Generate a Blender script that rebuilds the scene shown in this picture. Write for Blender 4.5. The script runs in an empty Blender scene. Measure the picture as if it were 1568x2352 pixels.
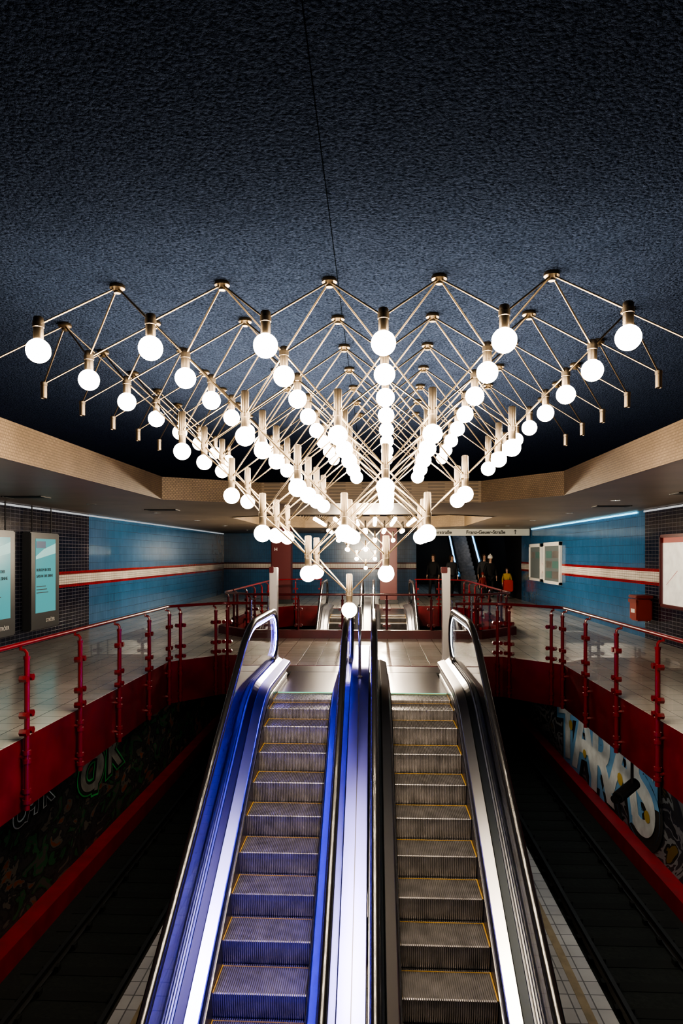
import bpy, bmesh, math, random
from mathutils import Vector, Matrix, Quaternion
from mathutils.geometry import tessellate_polygon
random.seed(4)
SC=bpy.context.scene
COL=SC.collection
sin,cos,pi=math.sin,math.cos,math.pi

# ------------------------------------------------------------------ materials
def nt(name):
    m=bpy.data.materials.new(name); m.use_nodes=True
    t=m.node_tree; b=t.nodes['Principled BSDF']
    return m,t,b
def N(t,kind,**kw):
    n=t.nodes.new(kind)
    for k,v in kw.items(): setattr(n,k,v)
    return n
def mat(name,col,metal=0,rough=.5,emit=None,es=0,bump=0,bscale=50,spec=None,var=0,coat=0,stretch=(1,1,1)):
    m,t,b=nt(name)
    b.inputs['Base Color'].default_value=(*col,1)
    b.inputs['Metallic'].default_value=metal
    b.inputs['Roughness'].default_value=rough
    if coat: b.inputs['Coat Weight'].default_value=coat
    if spec is not None: b.inputs['Specular IOR Level'].default_value=spec
    if emit:
        b.inputs['Emission Color'].default_value=(*emit,1); b.inputs['Emission Strength'].default_value=es
    if bump or var:
        g=N(t,'ShaderNodeNewGeometry'); mp=N(t,'ShaderNodeMapping'); mp.inputs['Scale'].default_value=stretch
        t.links.new(g.outputs['Position'],mp.inputs['Vector'])
        n=N(t,'ShaderNodeTexNoise'); n.inputs['Scale'].default_value=bscale; n.inputs['Detail'].default_value=4
        t.links.new(mp.outputs[0],n.inputs['Vector'])
        if bump:
            bp=N(t,'ShaderNodeBump'); bp.inputs['Strength'].default_value=bump; bp.inputs['Distance'].default_value=.01
            t.links.new(n.outputs['Fac'],bp.inputs['Height']); t.links.new(bp.outputs[0],b.inputs['Normal'])
        if var:
            r=N(t,'ShaderNodeValToRGB')
            r.color_ramp.elements[0].position=.3; r.color_ramp.elements[1].position=.7
            r.color_ramp.elements[0].color=(*[c*(1-var) for c in col],1)
            r.color_ramp.elements[1].color=(*[min(1,c*(1+var)) for c in col],1)
            t.links.new(n.outputs['Fac'],r.inputs[0]); t.links.new(r.outputs[0],b.inputs['Base Color'])
    return m
def tile(name,c1,c2,mortar,w,h,axes='yz',rough=.25,offset=0,msize=.006,bumps=.3,dirt=.5):
    m,t,b=nt(name)
    g=N(t,'ShaderNodeNewGeometry'); s=N(t,'ShaderNodeSeparateXYZ'); c=N(t,'ShaderNodeCombineXYZ')
    t.links.new(g.outputs['Position'],s.inputs[0])
    t.links.new(s.outputs['XYZ'.index(axes[0].upper())],c.inputs[0])
    t.links.new(s.outputs['XYZ'.index(axes[1].upper())],c.inputs[1])
    k=N(t,'ShaderNodeTexBrick'); k.offset=offset; k.squash=1
    k.inputs['Scale'].default_value=1; k.inputs['Brick Width'].default_value=w; k.inputs['Row Height'].default_value=h
    k.inputs['Mortar Size'].default_value=msize; k.inputs['Mortar Smooth'].default_value=.1
    k.inputs['Color1'].default_value=(*c1,1); k.inputs['Color2'].default_value=(*c2,1); k.inputs['Mortar'].default_value=(*mortar,1)
    t.links.new(c.outputs[0],k.inputs['Vector'])
    nz=N(t,'ShaderNodeTexNoise'); nz.inputs['Scale'].default_value=1.3; nz.inputs['Detail'].default_value=5
    t.links.new(g.outputs['Position'],nz.inputs['Vector'])
    mx=N(t,'ShaderNodeMix',data_type='RGBA',blend_type='MULTIPLY'); mx.inputs[0].default_value=dirt
    rr=N(t,'ShaderNodeValToRGB'); rr.color_ramp.elements[0].position=.3; rr.color_ramp.elements[0].color=(.45,.45,.45,1); rr.color_ramp.elements[1].position=.65
    t.links.new(nz.outputs['Fac'],rr.inputs[0]); t.links.new(k.outputs['Color'],mx.inputs[6]); t.links.new(rr.outputs[0],mx.inputs[7])
    t.links.new(mx.outputs[2],b.inputs['Base Color'])
    bp=N(t,'ShaderNodeBump'); bp.inputs['Strength'].default_value=bumps; bp.inputs['Distance'].default_value=.004; bp.invert=True
    t.links.new(k.outputs['Fac'],bp.inputs['Height']); t.links.new(bp.outputs[0],b.inputs['Normal'])
    b.inputs['Roughness'].default_value=rough
    return m
def glassmat(name,tint,ior=1.4,rough=.02,k=1.0):
    m,t,b=nt(name); t.nodes.remove(b)
    o=t.nodes['Material Output']
    tr=N(t,'ShaderNodeBsdfTransparent'); tr.inputs[0].default_value=(*tint,1)
    gl=N(t,'ShaderNodeBsdfGlossy'); gl.inputs['Roughness'].default_value=rough; gl.inputs[0].default_value=(.9,.9,.9,1)
    lw=N(t,'ShaderNodeFresnel'); lw.inputs[0].default_value=ior
    ml=N(t,'ShaderNodeMath',operation='MULTIPLY'); ml.inputs[1].default_value=k; t.links.new(lw.outputs[0],ml.inputs[0])
    mx=N(t,'ShaderNodeMixShader'); t.links.new(ml.outputs[0],mx.inputs[0])
    t.links.new(tr.outputs[0],mx.inputs[1]); t.links.new(gl.outputs[0],mx.inputs[2]); t.links.new(mx.outputs[0],o.inputs[0])
    return m
def emis(name,col,s):
    return mat(name,(.02,.02,.02),emit=col,es=s)

M={}
M['brass']=mat('rod_champagne_metal',(.14,.108,.07),1,.40)
M['sock']=mat('socket_brushed_nickel',(.12,.098,.074),1,.44,bump=.1,bscale=200)
# clear glowing glass globe: lets its lamp shine through
m,t,b=nt('bulb_glow'); t.nodes.remove(b)
em=N(t,'ShaderNodeEmission'); em.inputs[0].default_value=(1,.86,.68,1); em.inputs[1].default_value=9
trn=N(t,'ShaderNodeBsdfTransparent'); ad=N(t,'ShaderNodeAddShader')
t.links.new(em.outputs[0],ad.inputs[0]); t.links.new(trn.outputs[0],ad.inputs[1])
t.links.new(ad.outputs[0],t.nodes['Material Output'].inputs[0]); M['bulb']=m
try: m.cycles.emission_sampling='NONE'
except Exception as ex: print(ex)
M['red']=mat('red_paint',(.085,.003,.006),0,.4,var=.3,bscale=3)
M['ledge']=mat('red_ledge_paint',(.26,.010,.014),0,.5,var=.2,bscale=3)
M['redrail']=mat('red_railing_paint',(.105,.005,.009),0,.28,coat=.3)
M['chrome']=mat('polished_steel',(.5,.5,.5),1,.2,bump=.03,bscale=60)
M['guide']=mat('dark_guide_profile',(.14,.14,.15),1,.3)
M['deck']=mat('brushed_steel_deck',(.28,.28,.29),1,.28)
M['deckbluelit']=mat('steel_deck_blue_light_tint',(.20,.21,.56),1,.28)  # blue light on the left escalator put into the steel colour
M['divider']=mat('polished_divider_steel_blue_light_tint',(.20,.20,.58),1,.30)  # violet-blue light on the centre deck tinted into the steel
M['panel']=mat('dark_steel_panel',(.07,.08,.085),1,.3)
M['panelbluelit']=mat('dark_steel_panel_blue_light_tint',(.06,.06,.18),1,.3)  # dark steel with the blue light painted into its colour
M['skirt']=mat('dark_skirt_panel',(.08,.08,.09),.7,.3)
M['black']=mat('black_rubber',(.006,.006,.007),0,.25,coat=.3)
M['dark']=mat('dark_cladding',(.02,.02,.022),.3,.5)
M['step']=mat('grooved_step_metal',(.21,.20,.20),.8,.4,var=.25,bscale=8)
M['yellow']=mat('yellow_edge_paint',(.24,.14,.02),0,.6)
M['glass']=glassmat('clear_glass',(.94,.95,.96),1.45,k=.8)
M['glassd']=glassmat('railing_glass',(.86,.88,.88),1.35,k=.25)
M['ledw']=emis('white_light_strip',(.9,.95,1),6)
M['ledb']=emis('blue_light_strip',(.16,.13,1),120)
M['ledg']=emis('green_comb_light',(.2,1,.6),.8)
M['grey']=mat('grey_metal',(.36,.35,.34),.6,.4)
M['white']=mat('white_paint',(.75,.74,.7),0,.4)
M['navy']=tile('navy_tile',(.010,.013,.032),(.014,.018,.045),(.12,.12,.13),.16,.075,'yz',.15,offset=0,msize=.006)
M['blue']=tile('blue_tile',(.045,.135,.27),(.052,.15,.29),(.02,.06,.12),.10,.20,'yz',.12,offset=0,msize=.003,dirt=.25)
M['bluex']=tile('blue_tile_end',(.04,.12,.25),(.045,.14,.28),(.015,.05,.10),.10,.20,'xz',.2,offset=0,msize=.003,dirt=.25)
M['wtile']=tile('white_band_tile',(.80,.74,.67),(.72,.67,.60),(.3,.26,.22),.11,.055,'yz',.2,offset=.0,msize=.005)
M['wtilex']=tile('white_band_tile_end',(.80,.74,.67),(.72,.67,.60),(.3,.26,.22),.11,.055,'xz',.2,offset=.0,msize=.005)
M['rtile']=tile('red_band_tile',(.36,.02,.02),(.30,.015,.015),(.1,.02,.02),.11,.06,'yz',.2,msize=.004)
M['floor']=tile('beige_floor_tile',(.60,.55,.49),(.55,.50,.45),(.19,.17,.15),.3,.3,'xy',.18,msize=.006,dirt=.35)
M['plat']=tile('platform_tile',(.38,.36,.34),(.33,.31,.30),(.10,.09,.09),.3,.3,'xy',.4,msize=.01)
M['concrete']=mat('lower_ceiling_panel',(.27,.22,.17),0,.42,var=.12,bscale=1.5)
M['bulk']=tile('bulkhead_mosaic',(.29,.215,.135),(.23,.17,.11),(.14,.105,.07),.03,.03,'yz',.5,offset=.5,msize=.004)
M['soffit']=mat('slab_soffit',(.025,.025,.025),0,.8)
M['seam']=mat('ceiling_seam',(.002,.003,.004),0,1,spec=0)
M['ballast']=mat('track_bed',(.009,.011,.008),0,.85,bump=.6,bscale=15,var=.4)
M['railst']=mat('rail_steel',(.03,.03,.03),.5,.6)
M['lens']=mat('black_gloss',(.01,.01,.01),0,.15)

# stucco ceiling
m,t,b=nt('navy_stucco'); g=N(t,'ShaderNodeNewGeometry')
n1=N(t,'ShaderNodeTexNoise'); n1.inputs['Scale'].default_value=80; n1.inputs['Detail'].default_value=4; n1.inputs['Roughness'].default_value=.6
t.links.new(g.outputs['Position'],n1.inputs['Vector'])
r=N(t,'ShaderNodeValToRGB'); r.color_ramp.elements[0].position=.30; r.color_ramp.elements[0].color=(.030,.041,.070,1); r.color_ramp.elements[1].position=.68; r.color_ramp.elements[1].color=(.0055,.008,.0145,1)
t.links.new(n1.outputs['Fac'],r.inputs[0]); t.links.new(r.outputs[0],b.inputs['Base Color'])
bp=N(t,'ShaderNodeBump'); bp.inputs['Strength'].default_value=.9; bp.inputs['Distance'].default_value=.032
t.links.new(n1.outputs['Fac'],bp.inputs['Height']); t.links.new(bp.outputs[0],b.inputs['Normal']); b.inputs['Roughness'].default_value=.9
b.inputs['Specular IOR Level'].default_value=.0
M['stucco']=m
# graffiti wall
def graf(name,cols,s):
    m,t,b=nt(name); g=N(t,'ShaderNodeNewGeometry'); mp=N(t,'ShaderNodeMapping'); mp.inputs['Scale'].default_value=(1,.55,1)
    t.links.new(g.outputs['Position'],mp.inputs[0])
    w=N(t,'ShaderNodeTexNoise'); w.inputs['Scale'].default_value=s; w.inputs['Detail'].default_value=3; w.inputs['Distortion'].default_value=1.2
    t.links.new(mp.outputs[0],w.inputs['Vector'])
    r=N(t,'ShaderNodeValToRGB'); r.color_ramp.interpolation='CONSTANT'
    e=r.color_ramp.elements
    n=len(cols)
    e[0].position=0; e[0].color=(*cols[0],1); e[1].position=.36; e[1].color=(*cols[1],1)
    for i in range(2,n):
        k=e.new(.36+.28*(i-1)/(n-2)); k.color=(*cols[i],1)
    t.links.new(w.outputs['Fac'],r.inputs[0]); t.links.new(r.outputs[0],b.inputs['Base Color']); b.inputs['Roughness'].default_value=.6
    return m
M['grafr']=graf('graffiti_paint_pale',[(.02,.02,.03),(.16,.16,.18),(.03,.03,.05),(.04,.04,.05),(.2,.21,.23),(.02,.02,.02),(.16,.11,.03)],1.1)
M['grafl']=graf('graffiti_paint_dark',[(.06,.055,.05),(.015,.08,.03),(.012,.012,.012),(.03,.03,.03),(.015,.015,.02),(.09,.08,.07),(.16,.05,.015)],2.2)
M['gblue']=mat('graffiti_light_blue',(.17,.38,.62),0,.6)
M['gwhite']=mat('graffiti_white',(.56,.60,.62),0,.6,var=.25,bscale=2)
M['gyel']=mat('graffiti_yellow',(.45,.33,.08),0,.6)
M['ggreen']=mat('graffiti_green',(.05,.34,.10),0,.6)
M['gorange']=mat('graffiti_orange',(.5,.15,.03),0,.6)
M['ggrey']=mat('graffiti_dull_grey',(.20,.19,.17),0,.7,var=.3,bscale=4)

# ------------------------------------------------------------------ builders
class MB:
    def __init__(s): s.v=[]; s.f=[]
    def add(s,vs,fs):
        o=len(s.v); s.v+= [tuple(v) for v in vs]; s.f+=[tuple(i+o for i in f) for f in fs]; return s
    def box(s,x0,x1,y0,y1,z0,z1):
        return s.add([(x0,y0,z0),(x1,y0,z0),(x1,y1,z0),(x0,y1,z0),(x0,y0,z1),(x1,y0,z1),(x1,y1,z1),(x0,y1,z1)],
          [(0,3,2,1),(4,5,6,7),(0,1,5,4),(1,2,6,5),(2,3,7,6),(3,0,4,7)])
    def bbox(s,x0,x1,y0,y1,z0,z1,b=.01):
        bm=bmesh.new(); bmesh.ops.create_cube(bm,size=1)
        for v in bm.verts: v.co=Vector(((x0+x1)/2+v.co.x*(x1-x0),(y0+y1)/2+v.co.y*(y1-y0),(z0+z1)/2+v.co.z*(z1-z0)))
        bmesh.ops.bevel(bm,geom=bm.edges[:],offset=b,segments=2,affect='EDGES')
        bm.verts.index_update()
        s.add([v.co[:] for v in bm.verts],[[v.index for v in f.verts] for f in bm.faces]); bm.free(); return s
    def tube(s,pts,r,n=8,cap=True,ry=None):
        pts=[Vector(p) for p in pts]; ry=ry or r
        rings=[]; up=Vector((0,0,1)); prev=None
        for i,p in enumerate(pts):
            d=(pts[min(i+1,len(pts)-1)]-pts[max(i-1,0)]).normalized()
            if prev is None:
                a=up if abs(d.dot(up))<.9 else Vector((1,0,0))
                u=d.cross(a).normalized()
            else:
                u=(prev-d*prev.dot(d)).normalized()
            prev=u; w=u.cross(d)
            rings.append([p+u*cos(2*pi*k/n)*r+w*sin(2*pi*k/n)*ry for k in range(n)])
        vs=[v for R in rings for v in R]; fs=[]
        for i in range(len(pts)-1):
            for k in range(n):
                a=i*n+k; b2=i*n+(k+1)%n; fs.append((a,b2,b2+n,a+n))
        if cap: fs.append(tuple(range(n))[::-1]); fs.append(tuple(range((len(pts)-1)*n,len(pts)*n)))
        return s.add(vs,fs)
    def lathe(s,prof,c=(0,0,0),n=16):
        vs=[];fs=[]
        for (r,z) in prof:
            for k in range(n): vs.append((c[0]+r*cos(2*pi*k/n),c[1]+r*sin(2*pi*k/n),c[2]+z))
        for i in range(len(prof)-1):
            for k in range(n):
                a=i*n+k;b2=i*n+(k+1)%n; fs.append((a,b2,b2+n,a+n))
        return s.add(vs,fs)
    def sweep(s,prof,ys,S,closed=False):
        n=len(prof); vs=[(x,y,S(y)+dz) for y in ys for (x,dz) in prof]; fs=[]
        for i in range(len(ys)-1):
            for k in range(n if closed else n-1):
                a=i*n+k;b2=i*n+(k+1)%n; fs.append((a,b2,b2+n,a+n))
        if closed: fs.append(tuple(range(n))); fs.append(tuple(range((len(ys)-1)*n,len(ys)*n))[::-1])
        return s.add(vs,fs)
    def mesh(s,name,mt,smooth=False,ang=40):
        me=bpy.data.meshes.new(name); me.from_pydata(s.v,[],s.f); me.materials.append(mt)
        bm=bmesh.new(); bm.from_mesh(me); bmesh.ops.recalc_face_normals(bm,faces=bm.faces[:]); bm.to_mesh(me); bm.free()
        if smooth:
            for p in me.polygons: p.use_smooth=True
            try: me.set_sharp_from_angle(angle=math.radians(ang))
            except Exception: pass
        return me
    def obj(s,name,mt,parent=None,smooth=False,ang=40,**k):
        return place(name,s.mesh(name,mt,smooth,ang),parent,**k)
def place(name,me,parent=None,loc=(0,0,0),**k):
    o=bpy.data.objects.new(name,me); COL.objects.link(o); o.location=loc
    if parent is not None:
        o.parent=parent
        if not k.pop('local',False): o.matrix_parent_inverse=Matrix.Translation(-Vector(parent.location))
    for a,b2 in k.items(): o[a]=b2
    return o
def empty(name,loc,label,cat,group=None):
    e=bpy.data.objects.new(name,None); e.empty_display_size=.2; COL.objects.link(e); e.location=loc
    e['label']=label; e['category']=cat
    if group: e['group']=group
    return e
def struct(o,label=None,cat=None):
    o['kind']='structure'
    if label: o['label']=label
    if cat: o['category']=cat
    return o
def clone(root,off,label=None,skip=(),dull=(),dmat=None):
    new=root.copy(); COL.objects.link(new); new.location=Vector(root.location)+Vector(off)
    if label: new['label']=label
    def rec(src,dst):
        for c in list(src.children):
            base=c.name.split('.')[0]
            if base in skip: continue
            k=c.copy(); COL.objects.link(k); k.parent=dst; k.matrix_parent_inverse=c.matrix_parent_inverse.copy()
            if base in dull:
                k.data=c.data.copy(); k.data.materials[0]=dmat
            rec(c,k)
    rec(root,new); return new

def poly_holes(outer,holes,z):
    loops=[[Vector((x,y,0)) for x,y in outer]]+[[Vector((x,y,0)) for x,y in h] for h in holes]
    flat=[v for l in loops for v in l]
    return [(v.x,v.y,z) for v in flat],[tuple(f) for f in tessellate_polygon(loops)]
def textmesh(s,size,ext=.002,offset=0,align='LEFT',shear=0,space=1):
    c=bpy.data.curves.new('t','FONT'); c.body=s; c.size=size; c.extrude=ext; c.offset=offset; c.align_x=align; c.shear=shear; c.space_character=space
    o=bpy.data.objects.new('t',c); COL.objects.link(o)
    dg=bpy.context.evaluated_depsgraph_get(); me=bpy.data.meshes.new_from_object(o.evaluated_get(dg))
    bpy.data.objects.remove(o); bpy.data.curves.remove(c); return me
RX=Matrix.Rotation(pi/2,4,'X')
def text(name,s,size,mt,loc,facing,parent=None,**k):
    off=k.pop('offset',0); al=k.pop('align','LEFT'); sh=k.pop('shear',0); sp=k.pop('space',1); roll=k.pop('roll',0); sc=k.pop('sc',(1,1))
    me=textmesh(s,size,.002,off,al,sh,sp); me.materials.clear(); me.materials.append(mt)
    rot={'-y':0,'+x':pi/2,'-x':-pi/2}[facing]
    me.transform(Matrix.Rotation(rot,4,'Z')@RX@Matrix.Rotation(roll,4,'Z')@Matrix.Diagonal((sc[0],sc[1],1,1)))
    return place(name,me,parent,loc,**k)

ZF=-1.75; ZS=-2.42; ZL=.93; ZU=1.29; ZP=-6.1; ZT=-7.1
XL=-6.6; XR=5.7
# ------------------------------------------------------------------ room shell
hole1=[(-3.3,.25),(3.0,.25),(3.0,10.9),(2.2,11.7),(1.35,11.7),(1.35,10.67),(-1.65,10.67),(-1.65,11.7),(-2.6,11.7),(-3.3,10.9)]
hole2=[(-2.6,14.3),(2.2,14.3),(3.0,15.1),(3.0,22.2),(2.2,23.),(1.35,23.),(1.35,21.97),(-1.65,21.97),(-1.65,23.),(-2.6,23.),(-3.3,22.2),(-3.3,15.1)]
outer=[(XL,-3),(XR,-3),(XR,40),(XL,40)]
v,f=poly_holes(outer,[hole1,hole2],ZF)
struct(MB().add(v,f).obj('floor',M['floor']),'beige square tiled concourse floor around two openings','floor')
v,f=poly_holes(outer,[hole1,hole2],ZS)
struct(MB().add(v,f).obj('ceiling_lower_level',M['soffit']),'dark underside of concourse slab','ceiling')
def fascia(hole,name,idx=None):
    b=MB()
    n=len(hole)
    for i in range(n):
        a=hole[i];c=hole[(i+1)%n]
        b.add([(a[0],a[1],ZF+.01),(c[0],c[1],ZF+.01),(c[0],c[1],ZS),(a[0],a[1],ZS)],[(0,1,2,3)])
    return struct(b.obj(name,M['red']),'red painted steel edge beam of the floor opening','edge beam')
fascia(hole1,'trim_1'); fascia(hole2,'trim_2')
# kerb
def kerb(path,name):
    b=MB()
    for a,c in zip(path[:-1],path[1:]):
        a=Vector((*a,0));c=Vector((*c,0)); d=(c-a).normalized(); nn=Vector((-d.y,d.x,0))*.06
        vs=[a-nn-d*.03,c-nn+d*.03,c+nn+d*.03,a+nn-d*.03]
        b.add([(p.x,p.y,ZF) for p in vs]+[(p.x,p.y,ZF+.17) for p in vs],[(0,3,2,1),(4,5,6,7),(0,1,5,4),(1,2,6,5),(2,3,7,6),(3,0,4,7)])
    return struct(b.obj(name,M['red']),'red kerb along the second floor opening','kerb')
kerb([(-3.36,18.5),(-3.36,15.05),(-2.62,14.22),(2.22,14.22),(3.06,15.05),(3.06,18.5)],'trim_3')
# ceilings
rec1=[(-3.5,-2),(2.95,-2),(2.95,10.7),(1.9,12.1),(-2.0,12.2),(-3.5,11.2)]
rec2=[(-2.3,16.),(1.8,16.),(2.95,16.9),(2.95,22.2),(1.9,23.2),(-2.3,23.2),(-3.5,22.2),(-3.5,16.9)]
v,f=poly_holes([(XL,-3),(XR,-3),(XR,30),(XL,30)],[rec1,rec2],ZL)
struct(MB().add(v,f).obj('ceiling',M['concrete']),'low beige panelled concourse ceiling','ceiling')
for i,rc in enumerate((rec1,rec2)):
    v,f=poly_holes([(x*1.001,y) for x,y in rc],[],ZU)
    struct(MB().add(v,f).obj('ceiling_recess',M['stucco']),'rough dark navy stucco ceiling recess','ceiling')
    b=MB(); n=len(rc)
    for j in range(n):
        a=rc[j];c=rc[(j+1)%n]; b.add([(a[0],a[1],ZL-.02),(c[0],c[1],ZL-.02),(c[0],c[1],ZU+.01),(a[0],a[1],ZU+.01)],[(0,1,2,3)])
    struct(b.obj('trim_%d'%(4+i),M['bulk']),'beige textured plaster bulkhead around the ceiling recess','bulkhead')
struct(MB().box(-.1665,-.1635,-2,12.1,ZU-.001,ZU+.002).obj('trim_6',M['seam']),'thin seam across stucco ceiling','seam')
# walls
struct(MB().box(XL-.2,XL,-3,15.6,ZF,ZL+.4).obj('wall_left',M['navy']),'navy blue small tiled wall','wall')
struct(MB().box(XL-.2,XL,15.6,30.2,ZF,ZL+.4).obj('wall_left',M['blue']),'glossy blue tiled wall','wall')
struct(MB().box(XR,XR+.2,-3,14.6,ZF,ZL+.4).obj('wall_right',M['navy']),'navy blue small tiled wall','wall')
struct(MB().box(XR,XR+.2,14.6,26.5,ZF,ZL+.4).obj('wall_right',M['blue']),'glossy blue tiled wall','wall')
struct(MB().box(XR,XR+.2,26.5,40,ZF,4).obj('wall_right',M['dark']),'dark corridor wall','wall')
struct(MB().box(XL,1.9,30,30.2,ZF,ZL+.4).obj('wall_back',M['bluex']),'glossy blue tiled end wall','wall')
struct(MB().box(1.8,1.9,30.2,40,ZF,4).obj('wall_corridor',M['dark']),'dark corridor side wall','wall')
struct(MB().box(XL,XR,40,40.2,ZF,4).obj('wall_corridor_end',M['dark']),'dark corridor end wall','wall')
struct(MB().box(1.8,XR,30,40,3.9,4).obj('ceiling_corridor',M['soffit']),'dark high ceiling above corridor escalator','ceiling')
struct(MB().box(1.8,XR,30,30.15,ZL,4).obj('wall_corridor_header',M['soffit']),'dark header over the corridor','wall')
struct(MB().box(XL,XR,-3.2,-3,ZT,ZL+.5).obj('wall_front',M['dark']),'dark wall behind the viewer','wall')
def band(x,y0,y1,zc,inner,i0):
    xs=(x,x+.012) if inner>0 else (x-.012,x)
    struct(MB().box(*xs,y0,y1,zc-.105,zc+.105).obj('trim_%d'%i0,M['wtile']),'white tile band on the wall','tile band')
    struct(MB().box(*xs,y0,y1,zc+.105,zc+.17).obj('trim_%d'%(i0+1),M['rtile']),'red tile edge above the white band','tile band')
    struct(MB().box(*xs,y0,y1,zc-.17,zc-.105).obj('trim_%d'%(i0+2),M['rtile']),'red tile edge below the white band','tile band')
band(XL,13.8,30,-.54,1,7); band(XR,13.7,26.5,-.46,-1,10)
struct(MB().box(XL,1.9,29.985,30,-.6,-.42).obj('trim_13',M['wtilex']),'white tile band on end wall','tile band')
struct(MB().box(XL,1.9,29.98,30,-.42,-.36).box(XL,1.9,29.98,30,-.66,-.6).obj('trim_14',M['red']),'red tile edges on end wall','tile band')
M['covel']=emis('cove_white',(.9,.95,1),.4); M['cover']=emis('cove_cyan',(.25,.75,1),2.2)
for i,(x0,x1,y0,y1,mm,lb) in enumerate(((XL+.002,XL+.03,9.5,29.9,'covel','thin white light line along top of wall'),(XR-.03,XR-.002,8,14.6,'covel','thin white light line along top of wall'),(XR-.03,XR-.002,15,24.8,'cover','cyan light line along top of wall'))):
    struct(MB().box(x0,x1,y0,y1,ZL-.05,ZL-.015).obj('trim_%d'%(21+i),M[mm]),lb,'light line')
# lower level
for s,x0,x1 in ((1,-3.45,3.2),):
    struct(MB().box(x0,x1,-3,40,ZP-.15,ZP).obj('floor',M['plat']),'pale tiled station platform below','floor')
struct(MB().box(-8,8,-3,40,ZT-.1,ZT).obj('floor',M['ballast']),'dark track bed','floor')
struct(MB().box(-3.3,3.05,-3,40,ZT,ZP-.15).obj('wall_platform_base',M['soffit']),'dark platform base','wall')
struct(MB().box(-6.7,-6.5,-3,40,ZT,ZS).obj('wall_lower_left',M['grafl']),'dark graffiti covered track wall','wall')
struct(MB().box(6.3,6.5,-3,40,ZT,ZS).obj('wall_lower_right',M['grafr']),'graffiti covered track wall','wall')
struct(MB().box(-8,8,40,40.2,ZT,ZS).obj('wall_lower_end',M['soffit']),'dark tunnel end','wall')
struct(MB().box(-6.5,-6.15,-3,40,ZT,-6.72).obj('trim_15',M['ledge']),'red painted ledge at foot of track wall','ledge')
struct(MB().box(5.95,6.3,-3,40,ZT,-6.72).obj('trim_16',M['ledge']),'red painted ledge at foot of track wall','ledge')
for xe in (-3.15,2.80):
    struct(MB().box(xe,xe+.12,-3,40,ZP,ZP+.006).obj('trim_%d'%(17 if xe<0 else 18),mat('tactile_strip',(.22,.17,.10),0,.6,var=.2,bscale=5)),'ochre tactile strip on platform','strip')
# tracks
def track(xc,lb):
    e=empty('railway_track',(xc,5,ZT),lb,'railway track','tracks beside the platform')
    for s in (-.72,.72):
        x=xc+s
        MB().add([(x+a,y,ZT+.04+b2) for y in (-2.9,39.9) for a,b2 in ((-.07,0),(.07,0),(.07,.015),(.012,.03),(.012,.11),(.035,.12),(.035,.15),(-.035,.15),(-.035,.12),(-.012,.11),(-.012,.03),(-.07,.015))],
           [tuple(i+(12 if q else 0) for i in (k,(k+1)%12))+((k+1)%12+12,k+12) for q in (0,) for k in range(12)]).obj('rail',M['railst'],e)
    b=None
    for k in range(46):
        y=1+.65*k
        if b is None:
            b=MB().bbox(-1.2,1.2,-.12,.12,0,.008,.003)
            for s in (-.72,.72):
                for q in (-.11,.11): b.box(s+q-.03,s+q+.03,-.06,.06,.006,.10)
            me=b.mesh('sleeper',mat('sleeper',(.009,.010,.008),0,.9))
        place('sleeper',me,e,(xc,y,ZT))
track(-4.75,'steel railway track on dark bed under the graffiti wall'); track(4.6,'steel railway track on dark bed under the pale graffiti wall')
# lower lamps, added out of sight to brighten the graffiti walls
M['tube']=emis('added_tube_lamp',(.85,.95,1),90); M['tube2']=emis('added_tube_lamp_bright',(.85,.95,1),120)
for x,y in ((5.6,13),(5.6,17),(5.6,21),(-5.7,16),(-5.7,21),(5.6,9.5),(-5.7,12)):
    e=empty('added_tube_lamp',(x,y,ZS),'added tube lamp hidden under the concourse slab to light the graffiti','lamp','added tube lamps over the tracks')
    MB().bbox(x-.07,x+.07,y-.65,y+.65,ZS-.05,ZS,.01).add([(x-.14*(1 if x>0 else -1),yy,zz) for yy,zz in ((y-.65,ZS),(y+.65,ZS),(y+.65,ZS-.2),(y-.65,ZS-.2))],[(0,1,2,3)]).obj('lamp_housing',M['grey'],e)  # housing of the added lamp, side flap shields the track bed
    MB().tube([(x,y-.6,ZS-.07),(x,y+.6,ZS-.07)],.026 if x>0 else .018,6).obj('tube',M['tube2'] if x>0 else M['tube'],e,smooth=True)
# graffiti lettering: loose hand-sprayed letters, each rolled and scaled by hand
def graffiti(s,size,loc,facing,fill,line,lab,thick=1,adv=.62,dots=None,ink=None,seed=1):
    e=empty('graffiti',loc,lab,'graffiti','graffiti lettering on the track walls')
    sx=-1 if facing=='-x' else 1
    rnd=random.Random(seed); L=Vector(loc)
    for i,ch in enumerate(s):
        roll=rnd.uniform(-.2,.2); sc=(rnd.uniform(.95,1.3),rnd.uniform(.85,1.12)); up=rnd.uniform(-.08,.12)*size
        q=L+Vector((sx*.0012*i,sx*i*adv*size,up))
        if ink: text('graffiti_shadow',ch,size,ink,q,facing,e,offset=size*.11*thick,shear=.12,roll=roll,sc=sc)
        text('graffiti_outline',ch,size,line,q+Vector((sx*.009,0,0)),facing,e,offset=size*.075*thick,shear=.12,roll=roll,sc=sc)
        text('graffiti_fill',ch,size,fill,q+Vector((sx*.018,0,0)),facing,e,offset=size*.022*thick,shear=.12,roll=roll,sc=sc)
    if dots:
        for y,z,r_ in dots:
            MB().add([(L.x+sx*.03,y+r_*cos(a*pi/5)*1.2,z+r_*sin(a*pi/5)) for a in range(10)],[tuple(range(10))]).obj('graffiti_spot',M['gyel'],e)
    return e
graffiti('TARAS',2.7,(6.28,23.3,-6.5),'-x',M['gwhite'],M['gblue'],'large white lettering outlined in light blue spray paint',1.35,.60,
  [(21.9,-5.4,.16),(20.5,-5.9,.13),(17.6,-5.7,.16),(15.9,-6.0,.14)],M['soffit'],2)
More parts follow.
